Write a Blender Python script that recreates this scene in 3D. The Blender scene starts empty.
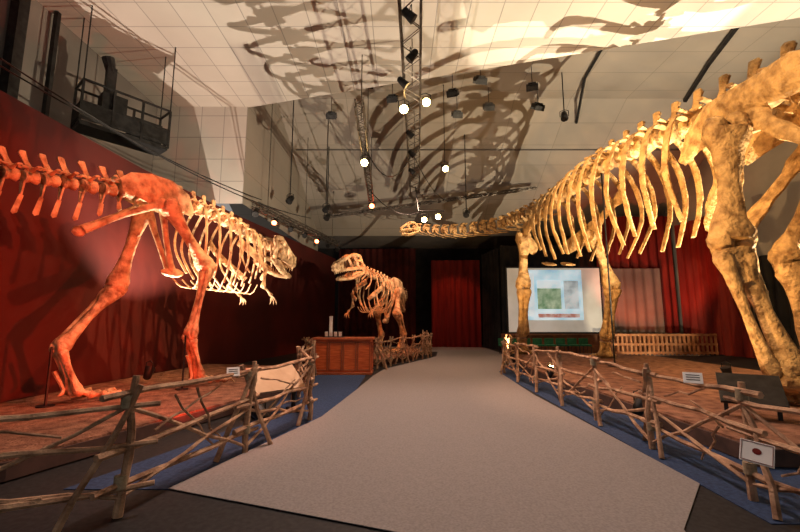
import bpy, math, random
from mathutils import Vector, Matrix, noise
random.seed(7)
V = Vector
UP = V((0,0,1))
scene = bpy.context.scene

# ---------------------------------------------------------------- materials
def new_mat(name):
    m = bpy.data.materials.new(name); m.use_nodes = True
    nt = m.node_tree; b = nt.nodes['Principled BSDF']
    return m, nt, b
def noise_mat(name, c1, c2, scale=4, rough=.8, bump=0.0, stretch=(1,1,1), bscale=None, detail=6, lo=.35, hi=.65, metal=0, spec=.3, dist=.05, emis=0):
    m, nt, b = new_mat(name)
    tc = nt.nodes.new('ShaderNodeTexCoord'); mp = nt.nodes.new('ShaderNodeMapping')
    mp.inputs['Scale'].default_value = stretch
    nz = nt.nodes.new('ShaderNodeTexNoise'); nz.inputs['Scale'].default_value = scale; nz.inputs['Detail'].default_value = detail
    cr = nt.nodes.new('ShaderNodeValToRGB')
    cr.color_ramp.elements[0].position = lo; cr.color_ramp.elements[0].color = (*c1,1)
    cr.color_ramp.elements[1].position = hi; cr.color_ramp.elements[1].color = (*c2,1)
    L = nt.links.new
    L(tc.outputs['Object'], mp.inputs['Vector']); L(mp.outputs[0], nz.inputs['Vector'])
    L(nz.outputs['Fac'], cr.inputs[0]); L(cr.outputs[0], b.inputs['Base Color'])
    if emis: L(cr.outputs[0], b.inputs['Emission Color']); b.inputs['Emission Strength'].default_value = emis
    b.inputs['Roughness'].default_value = rough; b.inputs['Metallic'].default_value = metal
    b.inputs['Specular IOR Level'].default_value = spec
    if bump > 0:
        n2 = nt.nodes.new('ShaderNodeTexNoise'); n2.inputs['Scale'].default_value = bscale or scale*4; n2.inputs['Detail'].default_value = 5
        L(mp.outputs[0], n2.inputs['Vector'])
        bp = nt.nodes.new('ShaderNodeBump'); bp.inputs['Strength'].default_value = bump; bp.inputs['Distance'].default_value = dist
        L(n2.outputs['Fac'], bp.inputs['Height']); L(bp.outputs[0], b.inputs['Normal'])
    return m
def emit_mat(name, c, s):
    m, nt, b = new_mat(name)
    b.inputs['Base Color'].default_value = (*c,1)
    b.inputs['Emission Color'].default_value = (*c,1); b.inputs['Emission Strength'].default_value = s
    return m
def tile_mat(name, c1, c2, mortar, w=1.2, h=.6):
    m, nt, b = new_mat(name); L = nt.links.new
    tc = nt.nodes.new('ShaderNodeTexCoord')
    br = nt.nodes.new('ShaderNodeTexBrick'); br.offset = 0; br.squash = 1
    br.inputs['Scale'].default_value = 1; br.inputs['Brick Width'].default_value = w; br.inputs['Row Height'].default_value = h
    br.inputs['Mortar Size'].default_value = .014; br.inputs['Mortar Smooth'].default_value = .2
    br.inputs['Color1'].default_value = (*c1,1); br.inputs['Color2'].default_value = (*c2,1); br.inputs['Mortar'].default_value = (*mortar,1)
    L(tc.outputs['UV'], br.inputs['Vector'])
    nz = nt.nodes.new('ShaderNodeTexNoise'); nz.inputs['Scale'].default_value = .5; nz.inputs['Detail'].default_value = 5
    L(tc.outputs['UV'], nz.inputs['Vector'])
    mx = nt.nodes.new('ShaderNodeMix'); mx.data_type = 'RGBA'; mx.blend_type = 'MULTIPLY'; mx.inputs[0].default_value = .35
    L(br.outputs['Color'], mx.inputs[6]); L(nz.outputs['Fac'], mx.inputs[7]); L(mx.outputs[2], b.inputs['Base Color'])
    bp = nt.nodes.new('ShaderNodeBump'); bp.inputs['Strength'].default_value = .3; bp.inputs['Distance'].default_value = .02; bp.invert = True
    L(br.outputs['Fac'], bp.inputs['Height']); L(bp.outputs[0], b.inputs['Normal'])
    b.inputs['Roughness'].default_value = .85
    return m

M_bone_s = noise_mat('bone_golden', (.25,.135,.05), (.62,.39,.165), 5, .5, .9, bscale=9, lo=.32, hi=.6, detail=10, dist=.1)
M_bone_t = noise_mat('bone_cream', (.24,.12,.055), (.74,.50,.28), 5, .5, .8, bscale=11, lo=.32, hi=.6, detail=10, dist=.07)
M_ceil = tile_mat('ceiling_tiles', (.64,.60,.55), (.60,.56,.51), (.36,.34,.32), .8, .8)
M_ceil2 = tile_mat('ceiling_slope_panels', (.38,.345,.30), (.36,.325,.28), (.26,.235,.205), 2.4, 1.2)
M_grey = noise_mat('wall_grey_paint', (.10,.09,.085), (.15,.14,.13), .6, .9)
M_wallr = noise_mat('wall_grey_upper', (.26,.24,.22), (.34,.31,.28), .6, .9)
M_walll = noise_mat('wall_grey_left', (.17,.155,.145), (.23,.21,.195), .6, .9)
M_maroon = noise_mat('partition_maroon', (.060,.009,.007), (.090,.012,.009), .8, .8)
M_black = noise_mat('black_drape', (.006,.006,.007), (.016,.014,.014), 2, .9)
M_dkred = noise_mat('dark_maroon_drape', (.04,.006,.005), (.07,.010,.008), 2, .9)
M_redc = noise_mat('red_curtain', (.12,.008,.005), (.19,.014,.009), 1.5, .8, stretch=(3,3,.4))
M_floor = noise_mat('floor_black', (.008,.008,.009), (.022,.021,.022), 20, .7)
M_blue = noise_mat('carpet_blue', (.018,.034,.085), (.035,.065,.14), 25, .95, .2, bscale=200)
M_carpet = noise_mat('carpet_grey', (.205,.185,.18), (.285,.26,.25), 45, .95, .15, bscale=120, detail=8, lo=.3, hi=.7)
M_plat = noise_mat('platform_sand', (.13,.055,.032), (.31,.155,.095), 5, .9, .8, bscale=22)
M_platside = noise_mat('platform_edge', (.05,.03,.025), (.09,.05,.04), 5, .8)
M_pole = noise_mat('fence_wood', (.22,.12,.07), (.58,.37,.23), 6, .8, .4, bscale=30)
M_rope = noise_mat('fence_rope', (.25,.2,.13), (.4,.33,.22), 30, .9)
M_desk = noise_mat('desk_wood', (.50,.085,.025), (.70,.17,.05), 3, .45, stretch=(1,1,8))
M_desktop = noise_mat('desk_top_wood', (.30,.07,.03), (.42,.12,.05), 3, .35)
M_steel = noise_mat('black_steel', (.012,.012,.013), (.03,.03,.03), 8, .45, metal=.3)
M_truss = noise_mat('truss_metal', (.07,.06,.05), (.16,.14,.12), 8, .45, metal=.6)
M_paper = noise_mat('paper_white', (.75,.74,.72), (.85,.84,.82), 3, .8)
M_tan = noise_mat('board_tan', (.42,.29,.17), (.55,.40,.25), 3, .6)
M_stage = noise_mat('stage_wood', (.14,.05,.025), (.22,.09,.04), 4, .6)
M_green = noise_mat('green_fabric', (.02,.12,.06), (.03,.18,.08), 8, .8)
M_bal = noise_mat('balustrade_wood', (.28,.10,.04), (.45,.2,.09), 4, .6)
M_lamp = emit_mat('lamp_glow', (1,.62,.22), 70)
M_lampR = emit_mat('lamp_glow_red', (1,.12,.04), 30)
M_rock = noise_mat('rock_brown', (.10,.06,.04), (.24,.15,.10), 5, .9, .6, bscale=18)

# ---------------------------------------------------------------- mesh builder
class MB:
    def __init__(s): s.v=[]; s.f=[]
    def tube(s, P, R, n=7, ref=None):
        P=[V(p) for p in P]; N=len(P)
        if not isinstance(R,(list,)): R=[R]*N
        base=len(s.v); prev=None
        for i in range(N):
            t=(P[min(i+1,N-1)]-P[max(i-1,0)])
            if t.length<1e-7: t=V((0,0,1))
            t.normalize()
            r=ref if ref is not None else prev
            if r is None: r=V((1,0,0)) if abs(t.x)<.8 else V((0,1,0))
            a=r-t*r.dot(t)
            if a.length<1e-4: a=t.orthogonal()
            a.normalize(); b=t.cross(a); prev=a
            ra,rb=R[i] if isinstance(R[i],tuple) else (R[i],R[i])
            for k in range(n):
                an=2*math.pi*k/n
                s.v.append(P[i]+a*(ra*math.cos(an))+b*(rb*math.sin(an)))
        for i in range(N-1):
            for k in range(n):
                k2=(k+1)%n
                s.f.append((base+i*n+k,base+i*n+k2,base+(i+1)*n+k2,base+(i+1)*n+k))
        s.f.append(tuple(base+k for k in range(n-1,-1,-1)))
        s.f.append(tuple(base+(N-1)*n+k for k in range(n)))
    def ell(s,c,a,b,d,nu=8,nv=5):
        c=V(c);a=V(a);b=V(b);d=V(d); base=len(s.v)
        s.v.append(c+d)
        for j in range(1,nv):
            ph=math.pi*j/nv
            for k in range(nu):
                th=2*math.pi*k/nu
                s.v.append(c+a*(math.cos(th)*math.sin(ph))+b*(math.sin(th)*math.sin(ph))+d*math.cos(ph))
        s.v.append(c-d); last=len(s.v)-1
        for k in range(nu):
            k2=(k+1)%nu
            s.f.append((base,base+1+k,base+1+k2))
            for j in range(nv-2):
                o=base+1+j*nu
                s.f.append((o+k,o+nu+k,o+nu+k2,o+k2))
            o=base+1+(nv-2)*nu
            s.f.append((o+k,last,o+k2))
    def sph(s,c,r,nu=8,nv=6): s.ell(c,(r,0,0),(0,r,0),(0,0,r),nu,nv)
    def box(s,c,hx,hy,hz,rot=0,X=None,Y=None,Z=None):
        c=V(c)
        if X is None:
            X=V((math.cos(rot),math.sin(rot),0)); Y=V((-math.sin(rot),math.cos(rot),0)); Z=UP
        X=V(X).normalized();Y=V(Y).normalized();Z=V(Z).normalized(); o=len(s.v)
        for k in range(8):
            s.v.append(c+X*(hx*(1 if k&1 else -1))+Y*(hy*(1 if k&2 else -1))+Z*(hz*(1 if k&4 else -1)))
        for f in ((0,2,3,1),(4,5,7,6),(0,1,5,4),(2,6,7,3),(0,4,6,2),(1,3,7,5)): s.f.append(tuple(o+i for i in f))
    def prism(s,poly,z0,z1):
        o=len(s.v);n=len(poly)
        for z in (z0,z1):
            for p in poly: s.v.append(V((p[0],p[1],z)))
        s.f.append(tuple(o+i for i in range(n-1,-1,-1))); s.f.append(tuple(o+n+i for i in range(n)))
        for i in range(n):
            j=(i+1)%n; s.f.append((o+i,o+j,o+n+j,o+n+i))
    def bone(s,p,q,r,n=9,ref=None,cond=True,flat=1.0):
        p=V(p);q=V(q);t=q-p
        ts=[0,.03,.09,.2,.35,.5,.65,.8,.91,.97,1]
        fs=[.75,1.3,1.4,1.0,.78,.7,.76,.98,1.35,1.3,.7]
        s.tube([p+t*a for a in ts],[(r*a,r*a*flat) for a in fs],n,ref)
        if cond:
            tn=t.normalized(); side=(ref or V((1,0,0))); side=(side-tn*side.dot(tn)).normalized()
            oth=tn.cross(side)
            for e,d in ((p,-1),(q,1)):
                for sg in (-1,1):
                    s.ell(e+side*(sg*r*.68)-tn*(d*r*.2),side*r*.72,oth*r*1.1*flat,tn*r*.9,8,6)
            s.ell(p+t*.3+side*r*.55,side*r*.5,oth*r*.35,tn*r*1.1,8,6)
    def vert(s,c,T,d,sh,tw,chev=0,lean=.25,fine=1):
        c=V(c);T=V(T).normalized();Lr=T.cross(UP).normalized();U=Lr.cross(T).normalized()
        h=d*.88
        s.tube([c-T*h,c-T*h*.8,c,c+T*h*.8,c+T*h],[d*.8,d*.95,d*.62,d*.95,d*.8],9)
        s.ell(c+U*d*1.05,T*h*.75,Lr*d*.55,U*d*.5,8,5)
        tp=c+U*sh-T*(sh*lean)
        s.tube([c+U*d*.9,c+U*(d*.9+(sh-d)*.5)-T*sh*lean*.5,tp-U*.06*sh,tp],[(h*.6,d*.17),(h*.4,d*.12),(h*.6,d*.3),(h*.35,d*.18)],7,T)
        for sg in (-1,1):
            o=c+U*d*.8
            s.tube([o,o+Lr*(sg*tw*.55)+U*d*.25-T*d*.1,o+Lr*(sg*tw)+U*d*.35-T*d*.3],[(h*.5,d*.2),(h*.3,d*.14),(h*.38,d*.16)],6,T)
            s.tube([c+U*d*1.2+Lr*sg*d*.25,c+U*d*1.35+Lr*sg*d*.35-T*h*1.4],[d*.2,d*.16],5)
        if chev>0.02:
            e=c-U*(d+chev)-T*(chev*.45)
            for sg in (-1,1):
                s.tube([c-U*d*.7-T*h+Lr*(sg*d*.4),c-U*(d+chev*.45)-T*(h+chev*.1)],[d*.16,d*.16],5)
            s.tube([c-U*(d+chev*.4)-T*(h+chev*.08),e-T*h*.4,e-T*h*.7-U*.02],[(d*.28,d*.14),(d*.36,d*.14),(d*.2,d*.08)],6,T)
    def obj(s,name,mat,parent=None,origin=(0,0,0),smooth=True,bevel=0,rough=None):
        o=V(origin)
        if rough is None: rough={'bone_golden':.028,'bone_cream':.013,'rock_brown':.05}.get(mat.name,0)
        if rough:
            s.v=[v+noise.noise_vector(v*5.0)*rough+noise.noise_vector(v*13.0)*rough*.4 for v in s.v]
        me=bpy.data.meshes.new(name); me.from_pydata([tuple(v-o) for v in s.v],[],s.f); me.materials.append(mat)
        if smooth:
            for p in me.polygons: p.use_smooth=True
        me.update()
        ob=bpy.data.objects.new(name,me); scene.collection.objects.link(ob)
        if parent is not None: ob.parent=parent
        else: ob.location=o
        if smooth:
            try:
                me.set_sharp_from_angle(angle=math.radians(50))
            except Exception: pass
        if bevel>0:
            b=ob.modifiers.new('bevel','BEVEL'); b.width=bevel; b.segments=2; b.limit_method='ANGLE'
        return ob
def empty(name,loc):
    e=bpy.data.objects.new(name,None); e.empty_display_size=.2; e.location=loc; scene.collection.objects.link(e); return e
def quad(name,pts,mat,uvs=1.0,parent=None):
    """planar polygon with metre-scaled UVs"""
    P=[V(p) for p in pts]; me=bpy.data.meshes.new(name); me.from_pydata([tuple(p) for p in P],[],[tuple(range(len(P)))])
    u=(P[1]-P[0]).normalized(); n=u.cross(P[2]-P[0]).normalized(); w=n.cross(u)
    uv=me.uv_layers.new(name='UVMap')
    for i,l in enumerate(me.loops):
        p=P[l.vertex_index]-P[0]; uv.data[i].uv=(p.dot(u)*uvs,p.dot(w)*uvs)
    me.materials.append(mat); ob=bpy.data.objects.new(name,me); scene.collection.objects.link(ob)
    if parent: ob.parent=parent
    return ob
def catmull(C,per=14):
    out=[];n=len(C)
    for i in range(n-1):
        p0=C[max(i-1,0)];p1=C[i];p2=C[i+1];p3=C[min(i+2,n-1)]
        for k in range(per):
            t=k/per;r=[]
            for j in range(len(p1)):
                if j<3: r.append(.5*((2*p1[j])+(-p0[j]+p2[j])*t+(2*p0[j]-5*p1[j]+4*p2[j]-p3[j])*t*t+(-p0[j]+3*p1[j]-3*p2[j]+p3[j])*t**3))
                else: r.append(p1[j]*(1-t)+p2[j]*t)
            out.append(tuple(r))
    out.append(tuple(C[-1])); return out
def curve3(pts,per=5): return [V(p[:3]) for p in catmull([tuple(p) for p in pts],per)]
def resample(D,k=2.0):
    """march along dense curve; spacing depends on the centrum radius"""
    out=[];acc=1e9
    for i in range(len(D)-1):
        a=V(D[i][:3]);b=V(D[i+1][:3]);L=(b-a).length; acc+=L
        if acc>=D[i][3]*k:
            out.append((a,(V(D[min(i+2,len(D)-1)][:3])-V(D[max(i-2,0)][:3])).normalized(),D[i])); acc=0
    return out

# ---------------------------------------------------------------- room shell
HC=9.1
quad('floor',[(-9.5,-5,0),(15,-5,0),(15,27,0),(-9.5,27,0)],M_floor)
quad('ceiling',[(-9.5,-5,HC),(15,-5,HC),(15,7.7,HC),(-9.5,14.5,HC)],M_ceil)
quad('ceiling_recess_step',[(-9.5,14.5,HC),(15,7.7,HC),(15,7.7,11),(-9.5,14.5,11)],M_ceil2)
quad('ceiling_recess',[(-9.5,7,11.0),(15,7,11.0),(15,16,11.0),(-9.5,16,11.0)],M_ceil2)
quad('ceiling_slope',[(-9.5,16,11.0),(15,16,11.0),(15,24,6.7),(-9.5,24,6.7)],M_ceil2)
quad('ceiling_back_soffit',[(-9.5,24,6.7),(15,24,6.7),(15,27,6.3),(-9.5,27,6.3)],M_grey)
quad('wall_left',[(-8.6,-5,0),(-8.6,14,0),(-8.6,14,HC),(-8.6,-5,HC)],M_walll)
quad('wall_left_bulkhead',[(-8.6,13.3,5.55),(-5.4,13.3,5.55),(-5.4,13.3,HC),(-8.6,13.3,HC)],M_ceil)
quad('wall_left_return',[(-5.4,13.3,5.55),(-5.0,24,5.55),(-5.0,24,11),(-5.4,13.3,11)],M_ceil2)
quad('wall_back',[(-6,26.5,0),(15,26.5,0),(15,26.5,7),(-6,26.5,7)],M_black)
quad('wall_right',[(15,-5,0),(15,27,0),(15,27,11),(15,-5,11)],M_wallr)
mb=MB()
pl=[(-7.1,-3),(-7.0,4),(-6.75,10),(-6.2,14.5),(-4.2,25.5)]
for (a,b) in zip(pl[:-1],pl[1:]):
    d=V((b[0]-a[0],b[1]-a[1],0)); n=V((d.y,-d.x,0)).normalized()*.06
    mb.prism([(a[0]+n.x,a[1]+n.y),(b[0]+n.x,b[1]+n.y),(b[0]-n.x,b[1]-n.y),(a[0]-n.x,a[1]-n.y)],0,5.5)
mb.obj('wall_left_partition',M_maroon,smooth=False)
mb=MB()
mb.tube([(7.0,12.7,10.93),(7.2,14.5,10.93),(7.95,17,10.4)],.06,5); mb.obj('trim_1',M_steel)
mb=MB(); mb.tube([(10.6,11,10.9),(11.3,13.5,10.9),(12.2,16,10.9)],.1,5); mb.obj('trim_2',M_steel)
mb=MB(); mb.tube([(-5,18.3,9.7),(14.5,18.3,9.7)],.03,5); mb.obj('trim_3',M_grey)
mb=MB(); mb.box((-8.4,8.0,7.3),.1,.12,1.78); mb.box((-8.4,8.9,7.3),.05,.05,1.78); mb.obj('trim_4',M_steel,smooth=False)

def drape(name,p0,p1,z0,z1,mat,amp=.09,per=.42):
    p0=V((*p0,0));p1=V((*p1,0)); d=p1-p0; L=d.length; t=d/L; nrm=V((t.y,-t.x,0)); n=int(L/per*8)
    mb=MB()
    for j in range(2):
        for i in range(n+1):
            x=L*i/n; off=amp*math.sin(2*math.pi*x/per)+amp*.4*math.sin(2*math.pi*x/per/2.7+1)
            q=p0+t*x+nrm*off*(1 if j==0 else .7); mb.v.append(V((q.x,q.y,z0 if j==0 else z1)))
    for i in range(n): mb.f.append((i,i+1,n+2+i,n+1+i))
    return mb.obj(name,mat)
drape('red_stage_curtain',(1.9,24.2),(4.8,24.0),0.02,5.2,M_redc,.1,.4)
drape('black_stage_curtain',(4.95,23.8),(5.35,21.5),0.02,5.5,M_black)
drape('black_backdrop_curtain',(5.4,21.4),(10.5,21.4),.92,5.6,M_black)
drape('red_backdrop_curtain',(10.6,21.35),(14.6,21.2),.92,7.2,M_redc,.12,.5)
drape('black_lower_curtain',(10.6,21.05),(13.7,21.0),.92,4.3,M_grey,.06,.5)
drape('red_side_curtain',(14.75,21.0),(14.75,16.8),.02,6.6,M_redc,.1,.5)
drape('side_wall_curtain',(14.75,16.7),(14.75,3.0),.02,4.2,M_black,.1,.5)
drape('maroon_back_curtain',(-4.0,25.9),(1.0,25.6),0.02,6.2,M_dkred)

# floor coverings
def flat(name,poly,z,mat):
    mb=MB(); mb.prism(poly,z-.006,z); return mb.obj(name,mat,smooth=False)
flat('blue_carpet',[(-3.2,4.05),(-2.2,4.05),(-1.3,6.9),(-1.0,9.5),(-1.0,12),(-3.0,12),(-2.2,7)],.008,M_blue)
flat('blue_carpet.001',[(2.93,3.4),(4.3,3.4),(4.3,12),(6.5,16),(5,16.5),(3.0,13.2)],.008,M_blue)
flat('grey_carpet',[(-2.2,4.05),(-.27,3.35),(1.9,2.55),(2.17,3.3),(2.93,4.16),(2.87,8.9),(3.05,12.7),(4.3,15.3),(5.4,17.5),(9,18.2),(14,18.4),(14,19.5),(4.9,19.6),(4.9,23.8),(-3.4,25.3),(-2,21),(1.9,20.6),(1.6,18),(-.5,13.4),(-.75,12),(-1.0,9.5),(-1.3,6.9)],.016,M_carpet)

# platforms
def platform(name,poly,h):
    e=empty(name,(poly[0][0],poly[0][1],0))
    mb=MB(); mb.prism(poly,0.02,h); mb.obj('base',M_platside,e,e.location,smooth=False)
    cx=sum(p[0] for p in poly)/len(poly);cy=sum(p[1] for p in poly)/len(poly)
    q=[(cx+(p[0]-cx)*.985,cy+(p[1]-cy)*.985) for p in poly]
    mb=MB(); mb.prism(q,h,h+.03); mb.obj('sand_top',M_plat,e,e.location,smooth=False)
platform('display_platform',[(-3.9,4.2),(-2.75,7.3),(-2.5,9),(-3.0,12.4),(-6.1,13),(-6.6,9),(-6.8,3.6),(-4.6,3.4)],.2)
platform('display_platform',[(3.9,4.6),(9.9,4.2),(9.9,16),(5.9,17.8),(4.3,15.8),(3.75,12)],.2)
platform('display_platform',[(-3.4,14.2),(-.6,14.2),(.9,17.4),(.9,20.5),(-2.5,21)],.2)

# ---------------------------------------------------------------- theropods
def theropod(base,H,spine,legs,skull_dir,sk=1.0,ribf=(.8,3.3),riblen=1.7,pz=0.0,shoulder=None,hipz=3.95):
    H=V((H[0],H[1],0)).normalized(); Rt=V((H.y,-H.x,0)); B=V((base[0],base[1],0))
    W=lambda f,r,z: B+H*f+Rt*r+UP*z
    root=empty('theropod_skeleton',(base[0],base[1],0)); O=root.location
    C=[(*W(p[0],p[1],p[2]),*p[3:],p[0]) for p in spine]
    S=resample(catmull(C),2.15)
    mb=MB()
    for c,T,a in S: mb.vert(c,T,a[3],a[4],a[5],a[6])
    mb.obj('vertebral_column',M_bone_t,root,O)
    # ribs
    mb=MB()
    f0,f1=ribf
    for c,T,a in S:
        f=a[7]
        if f<f0 or f>f1+.5: continue
        u=(f-f0)/(f1-f0)
        ln=riblen*(.55+.45*math.sin(min(1,max(0,u*.95+.12))*math.pi)**.6) if u<=1 else riblen*.35
        out=.24+.36*math.sin(min(1,max(.05,u))*math.pi)**.7 if u<=1 else .2
        for sg in (-1,1):
            p=[c+Rt*sg*.06,c+Rt*(sg*out*.65)+UP*.04,c+Rt*(sg*out)-UP*ln*.3-H*.06,c+Rt*(sg*out*1.02)-UP*ln*.65-H*.05,c+Rt*(sg*out*.55)-UP*ln+H*.1]
            pp=curve3(p,4); n=len(pp)
            mb.tube(pp,[(.045*(1-.45*i/n),.024) for i in range(n)],6,H)
    zs=[c.z for c,T,a in S if f0<a[7]<f1]
    zb=sum(zs)/len(zs)-riblen
    for k in range(9):
        f=f0+.25+(f1-f0-.45)*k/8
        for sg in (-1,1):
            mb.tube(curve3([W(f+.12,0,zb-.08),W(f,.2*sg,zb-.03),W(f-.08,.36*sg,zb+.14)],3),.016,5)
    mb.obj('rib_cage',M_bone_t,root,O)
    # pelvis
    mb=MB()
    for sg in (-1,1):
        r=.2*sg
        mb.tube([W(-.75,r*.8,hipz+.12),W(-.6,r,hipz+.18),W(-.2,r,hipz+.2),W(.25,r,hipz+.2),W(.65,r,hipz+.12),W(.85,r*.8,hipz-.02)],[(.10,.03),(.2,.05),(.3,.055),(.32,.055),(.24,.05),(.1,.03)],10,UP)
        mb.ell(W(.05,r*1.3,hipz-.08),H*.17,Rt*.08,UP*.15)
        mb.tube(curve3([W(.1,r,hipz-.1),W(.3,r*.6,hipz-.7),W(.55,.04*sg,hipz-1.3)],4),[.1,.085,.07,.06,.055,.055,.06,.07,.08],8)
        mb.tube(curve3([W(-.05,r,hipz-.1),W(-.6,r*.5,hipz-.42),W(-1.25,.04*sg,hipz-.85)],4),[.1,.08,.07,.06,.055,.055,.06,.07,.08],8)
    mb.ell(W(.62,0,hipz-1.36),H*.3,Rt*.08,UP*.1); mb.ell(W(-1.28,0,hipz-.87),H*.12,Rt*.07,UP*.09)
    mb.obj('pelvis',M_bone_t,root,O)
    # legs
    for i,(hip,knee,ank,toe) in enumerate(legs):
        mb=MB(); h,k,a,t=[W(*x) for x in (hip,knee,ank,toe)]
        mb.bone(h,k,.15,10,Rt); mb.ell(h-Rt*math.copysign(.1,hip[1]),Rt*.12,H*.11,UP*.11)
        mb.tube([k-UP*.02,k.lerp(a,.12),k.lerp(a,.3)],[.17,.15,.09],9)
        mb.bone(k,a,.105,9,Rt)
        o=Rt*math.copysign(.15,hip[1])-H*.07
        mb.bone(k+o*1.0,a+o*.7,.045,7,Rt,cond=False)
        mb.ell(k+H*.1,Rt*.11,H*.08,UP*.11)
        for j in (-1,0,1):
            mb.bone(a+Rt*j*.07,t+Rt*j*.12,.06,7,Rt,cond=False); mb.sph(t+Rt*j*.12,.085)
            # toes
            dirv=(H+Rt*j*.5).normalized(); L=.7 if j==0 else .58
            z0=t.z; pts=[t+Rt*j*.12]
            zt=.285
            for q,(dd,zz) in enumerate([(.3,.55),(.58,.42),(.8,.30)]):
                p=t+Rt*j*.12+dirv*L*dd; p.z=zt+(z0-zt)*max(0,zz-.25)+.03; pts.append(p)
            for q in range(3): mb.bone(pts[q],pts[q+1],.056-.006*q,7,Rt,cond=False); mb.sph(pts[q+1],.066-.006*q)
            e=pts[3]+dirv*.24; e.z=.24
            mb.tube([pts[3],pts[3]+dirv*.12+UP*.03,e],[.055,.04,.006],6)
        mb.tube(curve3([a-H*.03-UP*.35,t-H*.15+UP*.05,t-H*.22-UP*.04],3),[.03]*6+[.008],6)
        mb.obj('hind_leg_%d'%(i+1),M_bone_t,root,O)
        mb=MB(); mb.tube([V((a.x,a.y,.22))-H*.1,a-H*.1+UP*.05],.02,6); mb.tube([V((a.x,a.y,.22))-H*.1,V((a.x,a.y,.25))-H*.1],.12,10)
        mb.obj('support_post_%d'%(i+1),M_steel,root,O)
    # shoulder + arms
    sf,sz=shoulder
    mb=MB()
    for sg in (-1,1):
        s0=W(sf-1.0,.45*sg,sz+.55);s1=W(sf,.5*sg,sz);
        mb.tube(curve3([s0,W(sf-.5,.55*sg,sz+.28),s1,W(sf+.15,.25*sg,sz-.25)],4),[(.12-.004*i,.03) for i in range(13)],8,UP)
        el=W(sf-.12,.55*sg,sz-.48);wr=W(sf+.28,.5*sg,sz-.68)
        mb.bone(s1,el,.05,8,Rt);mb.bone(el,wr,.035,7,Rt)
        for j in (-1,0,1):
            d=(H*.6-UP*.7+Rt*j*.35).normalized(); m=wr+d*.16;e=m+(d-H*.2).normalized()*.13
            mb.bone(wr,m,.018,6,Rt,cond=False);mb.tube([m,m+(e-m)*.5,e+UP*-.04-H*.05],[.022,.02,.003],5)
    mb.obj('fore_limbs',M_bone_t,root,O)
    # skull
    c,T,a=S[-1]; D=V(skull_dir); D=(H*D.x+Rt*D.y+UP*D.z).normalized(); Ls=D.cross(UP).normalized(); Us=Ls.cross(D)
    K=lambda u,w,v: c+(D*u+Ls*w+Us*v)*sk
    mb=MB()
    for sg in (-1,1):
        def st(pts,rr): 
            p=curve3([K(u,w*sg,v) for u,w,v in pts],4); mb.tube(p,[(r_*sk*1.0) for r_ in [rr]*len(p)],7)
        st([(1.32,.03,-.06),(1.15,.12,-.13),(.85,.17,-.15),(.45,.24,-.17),(.08,.3,-.2)],.07)
        st([(1.32,.03,.02),(1.15,.07,.14),(.9,.1,.2),(.6,.14,.3),(.3,.2,.36),(0,.22,.26)],.07)
        st([(1.15,.1,.12),(1.15,.13,-.1)],.08)
        st([(.95,.1,.19),(1.0,.15,-.12)],.07); st([(.62,.15,.3),(.55,.22,-.15)],.065)
        st([(.32,.2,.33),(.3,.27,.05),(.25,.28,-.18)],.055); st([(0,.22,.25),(.02,.3,-.05),(.02,.3,-.34)],.06)
        st([(.3,.25,.12),(.03,.28,.08)],.045)
        st([(-.02,.28,-.36),(.1,.29,-.42),(.4,.24,-.5),(.85,.15,-.52),(1.18,.04,-.46)],.068)
        st([(.1,.29,-.36),(.35,.26,-.36),(.6,.2,-.45)],.055)
        for q in range(11):
            u=1.27-.085*q; w=.05+.02*q
            mb.tube([K(u,w*sg,-.13-.002*q),K(u-.03,w*sg,-.27+.006*q)],[.024*sk,.004*sk],5)
            if q<9: mb.tube([K(u-.1,(w-.01)*sg,-.46),K(u-.12,(w-.01)*sg,-.36)],[.02*sk,.004*sk],5)
    mb.ell(K(.08,0,.08),D*.2*sk,Ls*.2*sk,Us*.2*sk); mb.ell(K(1.2,0,.0),D*.14*sk,Ls*.1*sk,Us*.12*sk)
    mb.tube([K(.2,0,.3),K(.6,0,.29),K(1.0,0,.19),K(1.25,0,.08)],[(.14*sk,.04*sk),(.1*sk,.04*sk),(.07*sk,.04*sk),(.05*sk,.03*sk)],8,Ls)
    mb.tube([K(-.15,0,0),K(.1,0,.05)],.12*sk,8)
    mb.obj('skull',M_bone_t,root,O)
    return root

spA=[(-5.2,.7,3.3,.04,.1,.05,.14),(-3.6,.3,3.55,.075,.24,.14,.32),(-2.4,.05,3.7,.105,.37,.24,.42),(-1.2,0,3.88,.125,.42,.28,.44),(-.3,0,4.02,.14,.38,.2,.1),
     (.6,0,4.1,.14,.40,.2,0),(1.6,0,4.08,.13,.38,.2,0),(2.6,0,3.9,.13,.34,.2,0),(3.3,0,3.75,.12,.26,.18,0),(3.9,0,3.66,.11,.2,.15,0)]
theropod((-5,7.8),(.313,.95),spA,
   [((.1,.3,3.92),(1.17,.37,2.74),(.70,.5,1.24),(1.0,.47,.42)),((.1,-.3,3.92),(-.19,-.5,2.2),(-1.23,-.25,1.12),(-1.0,-.15,.42))],
   (1,0,-.22),1.05,(.8,3.2),1.6,shoulder=(3.05,2.95))
spB=[(-4.5,1.5,2.3,.035,.07,.04,.1),(-2.6,.5,2.6,.08,.2,.14,.28),(-1.1,0,2.85,.115,.3,.2,.36),(-.2,0,3.0,.125,.32,.18,.1),(.5,0,3.12,.125,.34,.2,0),
     (1.3,0,3.25,.12,.32,.2,0),(2.1,0,3.35,.115,.28,.2,0),(2.7,0,3.5,.11,.22,.16,0),(3.2,0,3.72,.1,.16,.14,0)]
theropod((-.35,17.3),(-.4,-.917),spB,
   [((0,.28,2.88),(.6,.4,1.95),(.15,.42,.98),(.45,.42,.4)),((0,-.28,2.88),(.35,-.4,1.85),(-.3,-.4,.95),(-.02,-.4,.4))],
   (1,.25,-.25),.9,(.7,2.6),1.35,shoulder=(2.5,2.6),hipz=2.9)

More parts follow.
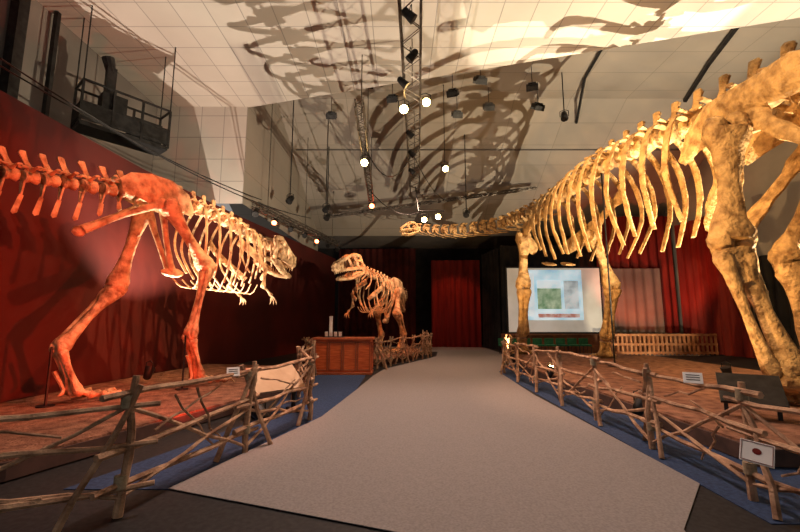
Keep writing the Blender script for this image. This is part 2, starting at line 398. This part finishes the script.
# ---------------------------------------------------------------- sauropod
root=empty('sauropod_skeleton',(7,10,0)); O=root.location
sp=[(9.6,-3.5,3.4,.12,.22,.12,.25),(8.7,.5,4.4,.2,.45,.25,.45),(7.9,4,5.3,.25,.72,.4,.6),(7.3,6.2,5.72,.27,.86,.55,.3),(7.05,7.7,5.95,.27,.86,.55,0),
    (6.88,9.2,6.20,.26,.76,.5,0),(6.67,10.6,6.36,.25,.70,.5,0),(6.42,12.3,6.42,.25,.66,.5,0),(6.1,14.4,6.22,.25,.58,.45,0),(5.4,16.6,6.0,.24,.46,.38,0),
    (4.2,17.9,5.88,.21,.36,.3,0),(2.2,18.3,5.75,.18,.29,.24,0),(.45,18.0,5.83,.13,.2,.16,0)]
S=resample(catmull(sp),2.1)
mb=MB()
for c,T,a in S: mb.vert(c,T,a[3],a[4],a[5],a[6],lean=.12)
mb.obj('vertebral_column',M_bone_s,root,O)
mb=MB()
for c,T,a in S:
    if c.y<8.3 or c.y>15.6 or c.x>7.5: 
        if c.y>15.6 or c.x<5:
            L=T.cross(UP).normalized(); d=a[3]
            for sg in (-1,1): mb.tube([c+L*sg*d*.9-UP*d*.4,c+L*sg*d*1.15-UP*d*1.2-T*d*.5,c+L*sg*d*1.0-UP*d*1.6-T*d*1.8,c+L*sg*d*.9-UP*d*1.9+T*d*-3.4],[d*.26,d*.2,d*.13,d*.05],5)
        continue
    H=T.copy();H.z=0;H.normalize(); L=H.cross(UP)
    u=(c.y-8.3)/(15.6-8.3)
    ln=1.9+1.0*math.sin(max(.05,min(1,u*.9+.1))*math.pi)+random.uniform(-.15,.15)
    out=.75+.4*math.sin(max(.05,min(.98,u))*math.pi)
    for sg in (-1,1):
        p=[c+L*sg*.12+UP*.1,c+L*(sg*out*.6)+UP*.12,c+L*(sg*out)-UP*ln*.25-H*.08,c+L*(sg*out*1.08)-UP*ln*.6-H*.1,c+L*(sg*out*.75)-UP*ln+H*random.uniform(-.15,.2)]
        pp=curve3(p,5);n=len(pp)
        mb.tube(pp,[((.095+.035*math.sin(i/n*3.1))*(1-.35*i/n),.035) for i in range(n)],7,H)
for sg in (-1,1): mb.ell((6.0+.35*sg,15.0,3.7),(.28,.05,0),(0,.4,.1),(0,0,.06))
mb.obj('rib_cage',M_bone_s,root,O,rough=.02)
# pelvis
mb=MB()
for sg,hx in ((-1,6.42),(1,7.85)):
    mb.tube([(hx+.1,5.3,5.2),(hx,5.6,5.45),(hx-.02,6.1,5.62),(hx-.05,6.7,5.66),(hx-.05,7.2,5.68),(hx-.05,7.7,5.62),(hx-.1,8.2,5.4),(hx-.1,8.6,5.1)],[(.12,.05),(.26,.08),(.36,.1),(.30,.08),(.33,.09),(.42,.11),(.32,.09),(.12,.05)],12,UP)
    mb.ell((hx-.05*sg,6.9,5.25),(.2,0,0),(0,.34,0),(0,0,.26))
    mb.tube(curve3([(hx,7.1,5.1),(hx-.1*sg,7.9,4.3),(7.15+.25*sg,8.5,3.5)],5),[(.26,.1),(.22,.09),(.19,.08),(.17,.07),(.17,.07),(.17,.07),(.19,.07),(.24,.08),(.29,.09),(.33,.1),(.3,.1)],9,V((0,1,0)))
    mb.tube(curve3([(hx,6.7,5.1),(hx-.15*sg,6.1,4.5),(7.3+.12*sg,5.2,4.0)],5),[(.2,.09)]+[(.14,.07)]*8+[(.18,.08),(.16,.07)],9,V((0,0,1)))
    for k in range(5): mb.tube([(7.1,6.0+.45*k,5.8),((hx+7.1)/2,6.0+.45*k,5.78),(hx,6.0+.45*k,5.6)],[.12,.07,.12],6)
mb.obj('pelvis',M_bone_s,root,O,rough=.05)
XR=V((1,0,0))
def sfoot(mb,a,n,hind):
    a=V(a)
    for k in range(5):
        an=(k-2)*.45
        d=V((-.05+math.sin(an)*1.0,math.cos(an)*.8,0))
        p=a+d*.13-UP*.06; q=a+d*(.34 if hind else .26); q.z=.36
        mb.bone(p,q,.085 if hind else .07,8,XR,cond=False); mb.sph(q,.1)
        e=q+d*.2;e.z=.3; mb.bone(q,e,.08,7,XR,cond=False); mb.sph(e,.085)
        if k>=2 or not hind: mb.tube([e,e+d*.12,e+d*.22-UP*.05],[.07,.055,.01],6)
for nm,hip,kn,an in (('hind_leg_1',(6.0,6.95,5.12),(5.95,7.05,2.98),(6.25,6.6,.68)),('hind_leg_2',(8.1,6.95,5.1),(8.2,8.3,2.9),(8.3,8.1,.68))):
    mb=MB(); sg=-1 if nm[-1]=='1' else 1
    mb.bone(hip,kn,.29,14,XR,flat=.7); mb.ell(V(hip)-XR*sg*.22+UP*.08,(.24,0,0),(0,.22,0),(0,0,.22))
    k=V(kn)-UP*.16; a=V(an)
    mb.tube([k+UP*.03,k-UP*.17,k.lerp(a,.28)],[(.34,.25),(.31,.22),(.17,.15)],11,XR)
    mb.bone(k-XR*sg*.08,a-XR*sg*.08,.185,11,XR,flat=.8); mb.bone(k+XR*sg*.32-V((0,.1,0)),a+XR*sg*.24,.1,9,XR,cond=False)
    mb.ell(a-UP*.08,(.32,0,0),(0,.24,0),(0,0,.14)); sfoot(mb,a-UP*.1,5,True); mb.obj(nm,M_bone_s,root,O,rough=.045)
for nm,hip,kn,an in (('fore_leg_1',(5.0,15.9,5.0),(4.98,16.1,2.95),(4.92,16.25,1.0)),('fore_leg_2',(7.2,14.7,4.85),(7.6,14.3,2.8),(7.42,14.6,.95))):
    mb=MB(); sg=-1 if nm[-1]=='1' else 1
    mb.bone(hip,kn,.23,11,XR,flat=.7); k=V(kn)-UP*.08; a=V(an)
    mb.bone(k-XR*.11,a-XR*.07,.13,9,XR,cond=False);mb.bone(k+XR*.12+V((0,-.05,0)),a+XR*.08,.14,9,XR,cond=False)
    mb.ell(a,(.2,0,0),(0,.16,0),(0,0,.1)); sfoot(mb,a-UP*.06,5,False); mb.obj(nm,M_bone_s,root,O)
mb=MB()
for s0,s1,s2 in (((5.5,13.6,5.75),(5.05,15.9,5.1),(5.6,16.3,4.4)),((7.45,13.0,5.75),(7.25,14.8,4.95),(6.6,15.8,4.4))):
    mb.tube(curve3([s0,(V(s0)+V(s1))/2+V((-.0,0,.05)),s1,s2],5),[(.26,.05),(.24,.05),(.21,.055),(.18,.06),(.17,.06),(.17,.06),(.18,.06),(.2,.07),(.26,.08),(.33,.09),(.36,.09),(.34,.08),(.32,.08),(.3,.07),(.28,.06),(.22,.05)],10,UP)
mb.obj('shoulder_girdle',M_bone_s,root,O)
c,T,a=S[-1]; D=V((-1,-.25,-.12)).normalized(); Ls=D.cross(UP).normalized();Us=Ls.cross(D); K=lambda u,w,v:c+(D*u+Ls*w+Us*v)*1.15
mb=MB()
for sg in (-1,1):
    mb.tube(curve3([K(.72,.05*sg,-.08),K(.6,.12*sg,-.06),K(.3,.14*sg,-.05),K(.05,.14*sg,-.1)],4),.05,6)
    mb.tube(curve3([K(.72,.04*sg,.02),K(.55,.09*sg,.12),K(.35,.1*sg,.22),K(.12,.11*sg,.18),K(.03,.13*sg,-.05)],4),.05,6)
    mb.tube([K(.4,.1*sg,.2),K(.38,.14*sg,-.05)],.035,6)
    mb.tube(curve3([K(.02,.13*sg,-.16),K(.35,.12*sg,-.24),K(.68,.05*sg,-.2)],4),.045,6)
    for q in range(6): mb.tube([K(.7-.05*q,(.05+.014*q)*sg,-.08),K(.7-.05*q,(.05+.014*q)*sg,-.17)],[.014,.006],5)
mb.ell(K(.1,0,.05),D*.14,Ls*.12,Us*.14); mb.ell(K(.66,0,-.02),D*.1,Ls*.09,Us*.08); mb.ell(K(.64,0,-.21),D*.1,Ls*.08,Us*.05)
mb.obj('skull',M_bone_s,root,O,rough=.008)
mb=MB()
for x,y,z in ((6.4,12.2,6.2),(7.25,6.3,5.5)):
    mb.tube([(x,y,.22),(x,y,z)],.025,8); mb.tube([(x,y,.22),(x,y,.26)],.2,12)
mb.obj('support_posts',M_steel,root,O)
mb=MB()
for c,r in (((6.35,6.0,.3),.34),((6.75,5.7,.28),.28),((6.0,5.6,.25),.2)): mb.ell(c,(r*1.3,.1,0),(-.1,r,0),(0,.05,r*.75),9,7)
mb.obj('boulder_pile',M_rock)

# ---------------------------------------------------------------- fences
def wob(p,q,r,n=5,j=.022):
    p=V(p);q=V(q); P=[];R=[]
    for i in range(n+1):
        t=i/n; P.append(p.lerp(q,t)+V((random.uniform(-j,j),random.uniform(-j,j),random.uniform(-j,j)))*(0 if i in (0,n) else 1)); R.append(r*(1.05-.25*t)*random.uniform(.9,1.1))
    return P,R
def fence(path,h=1.0,step=1.25,par=0,zs=(.28,.6,.92)):
    root=empty('rustic_pole_fence',(path[0][0],path[0][1],0)); O=root.location
    mb=MB(); rp=MB(); pts=[]
    for a,b in zip(path[:-1],path[1:]):
        a=V((*a,0));b=V((*b,0));n=max(1,round((b-a).length/step))
        for k in range(n): pts.append(a.lerp(b,k/n))
    pts.append(V((*path[-1],0)))
    for i,p in enumerate(pts):
        d=(pts[min(i+1,len(pts)-1)]-pts[max(i-1,0)]).normalized(); n=V((d.y,-d.x,0))
        jj=random.uniform(-.05,.05)
        P,R=wob(p+UP*.01,p+V((jj,jj,h+random.uniform(0,.14))),.036); mb.tube(P,R,7)
        for sg in (-1,1):
            if i%2!=par and sg>0: continue
            P,R=wob(p+n*(sg*.12)+d*(.36*sg)+UP*.01,p-n*(sg*.06)-d*.07*sg+UP*(h*1.02),.031); mb.tube(P,R,6)
        for z in (zs[-1],zs[0]): rp.tube([p+UP*(z-.05),p+UP*(z+.05)],.05,8)
    for i in range(len(pts)-1):
        a,b=pts[i],pts[i+1];e=(b-a)*.14
        for z in zs:
            P,R=wob(a-e+UP*(z+random.uniform(-.07,.07)),b+e+UP*(z+random.uniform(-.07,.07)),.028); mb.tube(P,R,6)
        for (z0,z1) in (((.08,.85) if i%2 else (.85,.08)),((.5,.15) if i%2 else (.15,.5))):
            P,R=wob(a+UP*z0*h,b+UP*z1*h,.021); mb.tube(P,R,6)
        # thin tangled branches
        for k in range(3):
            t0=random.uniform(0,.5);t1=t0+random.uniform(.25,.55)
            nn=V(((b-a).y,-(b-a).x,0)).normalized()*random.uniform(-.05,.05)
            P,R=wob(a.lerp(b,t0)+nn+UP*random.uniform(.1,.95)*h,a.lerp(b,t1)-nn+UP*random.uniform(.1,.95)*h,.013,5,.03); mb.tube(P,R,5)
    mb.obj('poles',M_pole,root,O); rp.obj('rope_bindings',M_rope,root,O)
    return root
fence([(-5.2,1.6),(-2.3,3.5),(-1.45,6.7),(-2.1,8.6),(-2.35,10.9)],1.03,1.65,1)
fence([(3.15,.95),(3.15,12.4),(4.1,15.2),(5.6,18.2)],.98,1.45,1)
fence([(-.75,13.4),(.1,15.2),(1.35,17.8),(1.2,20.4)],1.0,1.1)
fence([(-2.45,11.5),(-3.2,13.9),(-.75,13.4)],1.0,1.3)

# ---------------------------------------------------------------- desk
root=empty('reception_desk',(-1.7,12.4,0)); O=root.location
mb=MB(); mb.box((-1.7,12.45,.52),.84,.36,.5); mb.obj('body',M_desk,root,O,smooth=False,bevel=.01)
mb=MB(); mb.box((-1.7,12.43,1.045),.92,.43,.03); mb.box((-1.7,12.43,.04),.88,.4,.035); mb.obj('top_and_plinth',M_desktop,root,O,smooth=False,bevel=.01)
mb=MB()
for k in range(4):
    x=-2.33+.42*k
    for dx in (-.18,.18): mb.box((x+dx,12.08,.54),.02,.02,.42)
    for z in (.14,.94): mb.box((x,12.08,z),.18,.02,.02)
for dy in (-.3,.3): mb.box((-.85,12.45+dy,.54),.02,.02,.42)
mb.obj('panel_mouldings',M_desktop,root,O,smooth=False)
root=empty('leaflet_stand',(-2.1,12.45,1.08)); O=root.location
mb=MB()
for k in range(4): mb.box((-2.25+.14*k,12.4,1.17),.045,.01,.07,X=(1,0,0),Y=(0,1,.3),Z=(0,-.3,1))
mb.box((-2.15,12.6,1.4),.05,.01,.32); mb.obj('leaflets',M_paper,root,O,smooth=False)
mb=MB(); mb.box((-2.04,12.5,1.09),.32,.14,.012); mb.obj('tray',M_steel,root,O,smooth=False)

# info boards and signs
def lectern(name,c,rot,w,mat,h=.75):
    root=empty(name,(c[0],c[1],0)); O=root.location; X=V((math.cos(rot),math.sin(rot),0)); Y=V((-math.sin(rot),math.cos(rot),0)); C=V((*c,0))
    mb=MB()
    mb.box(C+UP*h,w,.3,.02,X=X,Y=(Y+UP*.7),Z=(UP-Y*.7)); mb.obj('panel',mat,root,O,smooth=False,bevel=.005)
    mb=MB()
    for s in (-1,1):
        mb.box(C+X*s*w*.8+UP*(h/2+.0),.025,.025,h/2-.02,X=X,Y=Y,Z=UP); mb.box(C+X*s*w*.8+UP*.03,.03,.2,.02,X=X,Y=Y,Z=UP)
    mb.obj('legs',M_steel,root,O,smooth=False)
lectern('information_lectern',(-2.15,7.1),.8,.46,M_tan,.6)
lectern('information_lectern',(5.0,5.9),-.6,.36,M_steel,.62)
def sign(c,n,w,h,border=None,tilt=0):
    root=empty('fence_sign',c); O=V(c); n=V(n).normalized(); X=UP.cross(n).normalized(); Z=n.cross(X)
    X2=X*math.cos(tilt)+Z*math.sin(tilt); Z2=-X*math.sin(tilt)+Z*math.cos(tilt)
    mb=MB(); mb.box(O,w,h,.006,X=X2,Y=Z2,Z=n); mb.obj('card',M_paper,root,O,smooth=False)
    mb=MB()
    if border:
        for s in (-1,1):
            mb.box(O+n*.008+Z2*(h*.88*s),w*.92,.002,.002,X=X2,Y=Z2,Z=n); mb.box(O+n*.008+X2*(w*.9*s),.002,h*.9,.002,X=X2,Y=Z2,Z=n)
        mb.ell(O+n*.008+Z2*h*.1,X2*w*.28,Z2*h*.3,n*.003,12,6)
    else:
        for k in range(3): mb.box(O+n*.008+Z2*(h*(.5-.45*k)),w*.7,.003,.002,X=X2,Y=Z2,Z=n)
    mb.obj('printed_lines',M_redc if border else M_steel,root,O,smooth=False)
sign((2.98,3.52,.5),(-.6,-.8,.6),.11,.09,True,-.15)
sign((3.06,4.3,1.0),(-.5,-.8,.6),.085,.06)
sign((-1.95,4.8,1.0),(.4,-.8,.6),.07,.055)

# ---------------------------------------------------------------- projection screen + stage
root=empty('projection_screen',(7.9,20.4,2.6)); O=root.location
def panel(nm,x0,x1,z0,z1,y,mat):
    mb=MB(); mb.box(((x0+x1)/2,y,(z0+z1)/2),(x1-x0)/2,.012,(z1-z0)/2); mb.obj(nm,mat,root,O,smooth=False)
panel('surface',5.5,10.25,1.0,4.25,20.45,noise_mat('screen_white',(.48,.43,.34),(.62,.58,.50),.5,emis=.42))
for i,(a,b,c,d) in enumerate(((5.42,5.5,.94,4.32),(10.25,10.33,.94,4.32),(5.5,10.25,4.25,4.32),(5.5,10.25,.94,1.0))): panel('frame_%d'%(i+1),a,b,c,d,20.45,M_steel)
panel('projected_image',6.4,9.3,1.6,4.15,20.42,noise_mat('screen_blue',(.28,.48,.60),(.66,.80,.84),.9,emis=.75))
panel('projected_photo',7.0,8.2,2.15,3.2,20.39,noise_mat('screen_landscape',(.16,.32,.16),(.50,.62,.45),2.6,emis=.5))
panel('projected_sky',7.0,8.2,3.2,3.6,20.39,noise_mat('screen_sky',(.5,.68,.75),(.8,.85,.85),2,emis=.7))
panel('projected_side_picture',8.35,9.1,2.15,3.6,20.39,noise_mat('screen_portrait',(.30,.36,.38),(.70,.76,.76),1.6,emis=.6))
panel('projected_side_banner',6.5,6.85,1.8,4.0,20.39,noise_mat('screen_strip',(.5,.62,.66),(.78,.84,.84),1.6,emis=.7))
panel('projected_caption',7.0,9.1,1.72,1.92,20.39,noise_mat('screen_red',(.45,.18,.14),(.6,.5,.45),3,emis=.6))
mb=MB(); mb.box((9.9,20.6,.45),4.6,.7,.45); mb.box((9.9,19.87,.88),4.62,.05,.03); mb.obj('stage',M_stage,smooth=False,bevel=.01)
root=empty('green_seat_row',(6.5,19.2,0)); O=root.location
mb=MB();lg=MB()
for k in range(8):
    x=4.9+.55*k; mb.box((x,19.2,.42),.22,.2,.04); mb.box((x,19.4,.6),.22,.03,.14)
    for dx in (-.18,.18):
        for dy in (-.18,.18): lg.tube([(x+dx,19.2+dy,.02),(x+dx,19.2+dy,.4)],.014,5)
mb.obj('seats',M_green,root,O,smooth=False,bevel=.02); lg.obj('legs',M_steel,root,O)
root=empty('wooden_balustrade',(12,18.6,0)); O=root.location; mb=MB()
for z in (.12,.5,.92): mb.box((12.0,18.6,z),2.5,.04,.05)
for k in range(25): mb.box((9.55+.204*k,18.6,.5),.035,.035,.48)
mb.obj('rails_and_posts',M_bal,root,O,smooth=False)

# ---------------------------------------------------------------- trusses, cables, fixtures
def ctop(x,y): 
    edge=14.5-(x+9.5)*(6.8/24.5)
    return HC if y<edge else (11 if y<16 else 11-.5375*(y-16))
def truss(name,a,b,w=.3,hang=True):
    a=V(a);b=V(b);t=(b-a).normalized();X=t.cross(UP).normalized();Z=X.cross(t); L=(b-a).length; mb=MB()
    cs=[X*w/2+Z*w/2,-X*w/2+Z*w/2,-X*w/2-Z*w/2,X*w/2-Z*w/2]
    for c in cs: mb.tube([a+c,b+c],.026,6)
    n=int(L/w/1.1)
    for k in range(n):
        p=a+t*(L*k/n);q=a+t*(L*(k+1)/n)
        for i in range(4):
            c1,c2=cs[i],cs[(i+1)%4]
            if k%2: c1,c2=c2,c1
            mb.tube([p+c1,q+c2],.014,4)
    if hang:
        for f in (.1,.5,.9):
            p=a.lerp(b,f); mb.tube([p,(p.x,p.y,ctop(p.x,p.y))],.015,5)
    return mb.obj(name,M_truss)
truss('lighting_truss',(-.05,1.5,7.75),(.7,18.2,7.75),.42)
truss('lighting_truss',(-1.05,9.6,7.1),(-1.35,18.6,7.1),.2)
truss('lighting_truss',(-5.2,14.0,5.7),(-3.4,21.5,5.7),.22)
truss('lighting_truss',(-4,20.3,6.9),(7,19.7,8.3),.12,False)  # slanted bar standing in for a ridge of the sloped ceiling
fix=MB();glow=MB();glr=MB()
def can(p,target,lit=None,s=1.0,rod=None):
    p=V(p);d=(V(target)-p).normalized();X=d.cross(UP)
    X=X.normalized() if X.length>.01 else V((1,0,0))
    fix.tube([p-d*.26*s,p-d*.22*s,p-d*.05*s,p+d*.12*s],[.05*s,.1*s,.12*s,.14*s],10)
    for sg in (-1,1): fix.tube([p+X*sg*.15*s,p+X*sg*.15*s+UP*.22*s,p+UP*.28*s],.014*s,5)
    if rod: fix.tube([p+UP*.28*s,(p.x,p.y,rod)],.016,5)
    if lit:
        (glow if lit=='w' else glr).ell(p+d*.13*s,X*.12*s,X.cross(d)*.12*s,d*.04*s,10,6)
def flood(p,yaw,s=1.0,rod=None):
    p=V(p);X=V((math.cos(yaw),math.sin(yaw),0));Y=V((-math.sin(yaw)*.8,math.cos(yaw)*.8,.6)).normalized();Z=X.cross(Y)
    fix.box(p,.2*s,.15*s,.07*s,X=X,Y=Y,Z=Z); fix.box(p+Z*.09*s,.13*s,.1*s,.03*s,X=X,Y=Y,Z=Z)
    for k in (-1,1): fix.box(p+Y*(.17*s*k)-Z*.06*s,.2*s,.01,.09*s,X=X,Y=Y,Z=Z)
    if rod: fix.tube([p,(p.x,p.y,rod)],.014,5)
lit=[((.10,10.3,7.35),(0.5,2,1.2)),((.75,10.9,7.9),(1.5,2,1)),((-1.15,12.6,6.75),(-2,4,2)),((-1.3,18.0,6.85),(-1.2,6,1.5)),((1.6,16.5,5.95),(2,6,1)),((1.05,17.0,5.95),(1,6,1)),((1.75,15.0,7.5),(3,8,2))]
for i,(p,t) in enumerate(lit): can(p,t,'r' if i==3 else 'w',.95,7.6 if p[2]<7.5 and i not in (4,5) else None)
fix.tube([(.8,16.75,6.25),(1.9,16.75,6.25)],.03,6); fix.tube([(.8,16.75,6.25),(.7,17.5,7.6)],.02,5)
fix.tube([(1.75,15,7.7),(1.75,15,11)],.015,5)
for p in [(.2,7,7.4),(.25,8.2,7.4),(.35,12,7.4),(.45,13.5,7.4),(.1,9.2,7.4),(.5,15.2,7.4)]: can(p,(p[0]+random.choice((-4,5)),p[1]+1,3),None,.75)
for i in range(7): 
    t=i/6; can((-5.2+1.8*t,14+7.5*t,5.4),(-4.2,10+4*t,2),'r' if i in(1,4) else None,.8)
for x,y in ((-2.6,13.2),(-1.2,13.6),(-.3,14.6),(1.0,13),(2.0,14.2),(2.9,13.4),(3.6,15.2),(4.9,13.8),(5.6,15.2),(-2.9,15.9),(2.4,15.8)):
    flood((x,y,10.2),random.uniform(-.4,.4),1.05,11)
for x,y in ((-4.4,15.5),(-3.2,16.8),(3.0,17.6),(-3.4,18.2),(6.2,14.2)):
    z=6.35 if x<4 else 9.2
    fix.tube([(x,y,z+.2),(x,y,ctop(x,y))],.022,6); can((x,y,z),(x-1,y-3,3),None,1.0)
for x,y in ((-2.55,6.6),(-2.2,6.75),(-1.8,6.6)): flood((x,y,8.6),.2,1.0,HC)
ups=[((9.3,8.3,.5),(5,10,9)),((-5.5,9.0,.5),(-4.5,11,9)),((-2.0,5.9,.3),(-5,7.5,2.6)),((3.75,10.2,.35),(6.2,11,5)),((3.6,6.2,.35),(6.1,7,3.5)),((3.8,13.7,.35),(2,17,6)),((7.4,9.3,.45),(5,9,9))]
for i,(p,t) in enumerate(ups): can(p,t,'w' if i in (3,) else None,.75)
o=empty('stage_spotlights',(0,12,7)); fix.obj('housings',M_steel,o,o.location); glow.obj('lenses',M_lamp,o,o.location); glr.obj('red_lenses',M_lampR,o,o.location)
mb=MB()
def cable(a,b,sag,r=.018):
    a=V(a);b=V(b); mb.tube([a.lerp(b,i/14)-UP*sag*4*(i/14)*(1-i/14) for i in range(15)],r,5)
cable((-7.4,6.5,6.4),(-3.9,17,6.0),.5);cable((-8,5.2,6.6),(-5,14,5.9),.3);cable((-1.1,12,7),(.4,14,7.6),.9);cable((.45,14,7.7),(3,19.8,7.8),.8);cable((-1.3,16,7.0),(.9,17,6.3),.5)
mb.obj('hanging_cables',M_steel)

# follow-spot balcony
root=empty('lighting_balcony',(-7.3,8.6,6.1)); O=root.location
A=V((-7.4,8.7,6.15));X=V((.62,.785,0)).normalized();Y=V((-.785,.62,0)).normalized(); mb=MB()
w,dp,h=1.9,.65,1.05
def bp(i,j,z): return A+X*(w*i)+Y*(dp*j)+UP*z
mb.box(bp(.5,.5,0),w/2,dp/2,.05,X=X,Y=Y,Z=UP)
for i in (0,.33,.66,1):
    for j in (0,1): mb.box(bp(i,j,h/2),.025,.025,h/2,X=X,Y=Y,Z=UP)
for z in (.15,.5,h):
    for j in (0,1): mb.box(bp(.5,j,z),w/2,.022,.022,X=X,Y=Y,Z=UP)
    for i in (0,1): mb.box(bp(i,.5,z),.022,dp/2,.022,X=X,Y=Y,Z=UP)
mb.box(bp(.5,0,.3),w/2,.01,.22,X=X,Y=Y,Z=UP); mb.box(bp(0,.5,.3),.01,dp/2,.22,X=X,Y=Y,Z=UP)
for i,j in ((0,0),(1,0),(0,1),(1,1)): mb.tube([bp(i,j,h),V((bp(i,j,0).x,bp(i,j,0).y,HC))],.016,5)
mb.obj('cage',M_steel,root,O,smooth=False)
mb=MB(); mb.box(bp(.35,.4,.75),.26,.2,.22,X=X,Y=Y,Z=UP); mb.box(bp(.3,.4,1.3),.1,.1,.4,X=X,Y=Y,Z=UP); mb.tube([bp(.35,.4,.05),bp(.35,.4,.6)],.06,8); mb.tube([bp(.3,.4,1.6),bp(.25,.4,1.95)],[.11,.14],10); mb.box(bp(.75,.5,.35),.35,.22,.26,X=X,Y=Y,Z=UP)
mb.obj('follow_spot',M_steel,root,O,smooth=False)

# ---------------------------------------------------------------- lights
def spot(name,loc,target,e,col,ang=60,blend=.5,rad=.05):
    l=bpy.data.lights.new(name,'SPOT'); l.energy=e; l.color=col; l.spot_size=math.radians(ang); l.spot_blend=blend; l.shadow_soft_size=rad
    o=bpy.data.objects.new(name,l); o.location=loc; o.rotation_euler=(V(target)-V(loc)).to_track_quat('-Z','Y').to_euler(); scene.collection.objects.link(o); return o
amber=(1,.60,.25); red=(1,.06,.015)
spot('uplight_lamp',(9.3,8.3,.75),(4.6,10.5,9.5),6400,(1,.80,.54),112,.3,.01)
spot('uplight_lamp',(7.4,9.3,.7),(5.3,9.0,9.0),5600,(1,.86,.58),44,.2,.01)
spot('uplight_lamp',(-5.45,9.15,.75),(-3.6,11.0,9),2300,(1,.80,.62),110,.4,.01)
spot('floor_spot_lamp',(-1.9,5.2,.5),(-5,7.5,2.2),700,red,80,.5,.03)
spot('floor_spot_lamp',(3.75,10.1,.6),(6.4,11,5.2),700,amber,110,.6,.04)
spot('floor_spot_lamp',(3.6,6.2,.6),(6.3,7.2,3.8),450,amber,90,.6,.04)
spot('floor_spot_lamp',(3.8,13.6,.6),(3.0,17.8,5.6),600,amber,90,.6,.04)
spot('truss_spot_lamp',(.1,8.0,7.3),(-4.4,9.7,3.4),2100,(1,.58,.27),32,.6,.03)
spot('truss_spot_lamp',(.1,10.2,7.3),(-4.3,11.0,2.6),2600,(1,.10,.03),50,.5,.03)
spot('truss_spot_lamp',(.1,4.6,7.3),(-5.4,6.6,3.0),1900,(1,.15,.05),46,.7,.03)
spot('truss_spot_lamp',(-.1,3.4,7.3),(-5.4,6.6,4.4),550,(1,.66,.38),18,1.0,.03)
spot('truss_spot_lamp',(.2,8.3,7.3),(6.6,10.8,5.2),3600,amber,58,.5,.03)
spot('truss_spot_lamp',(0,4.7,7.3),(6.3,7,3.8),2700,(1,.62,.28),50,.5,.03)
spot('truss_spot_lamp',(.4,12,7.3),(-1.1,15.6,2.8),2300,(1,.20,.05),40,.5,.03)
spot('truss_spot_lamp',(-1.2,11.5,6.6),(-1.0,16.3,2.8),350,(1,.55,.25),34,.5,.03)
spot('truss_spot_lamp',(.2,9,7.3),(-1.7,12.2,.6),700,(1,.62,.36),17,.7,.05)  # extra spot added only to brighten the reception desk
spot('truss_spot_lamp',(.35,11.5,7.3),(1,9,0),1050,(1,.62,.46),110,.8,.25)
spot('truss_spot_lamp',(.1,6.5,7.3),(.6,5.5,0),1250,(1,.74,.65),100,.8,.25)
spot('truss_spot_lamp',(.5,16.5,7.3),(2,18,0),1000,(1,.60,.42),100,.8,.25)
spot('curtain_spot_lamp',(11.5,18.9,1.2),(12.9,21.3,4.8),650,(1,.16,.06),120,.6,.05)
spot('curtain_spot_lamp',(9.0,14.5,.5),(12.2,20.9,2.3),900,(1,.85,.6),50,.4,.02)
spot('curtain_spot_lamp',(2.6,21.5,5.2),(3.3,24,2),170,(1,.2,.09),70,.6,.05)
spot('platform_spot_lamp',(-1.0,6.5,7.1),(-3.9,6.2,0),900,(1,.42,.25),50,.6,.1)
spot('platform_spot_lamp',(1.0,9.5,7.3),(5.3,8.6,0),900,(1,.54,.32),60,.6,.1)
w=bpy.data.worlds.new('World'); scene.world=w; w.use_nodes=True
w.node_tree.nodes['Background'].inputs[0].default_value=(1,.92,.86,1); w.node_tree.nodes['Background'].inputs[1].default_value=.27

# ---------------------------------------------------------------- camera
cd=bpy.data.cameras.new('camera'); cd.lens=18; cd.sensor_width=36; cd.clip_end=200
co=bpy.data.objects.new('camera',cd); co.location=(0,0,1.6); co.rotation_euler=(math.radians(90+7.69),0,0); scene.collection.objects.link(co); scene.camera=co
scene.view_settings.view_transform='Standard'
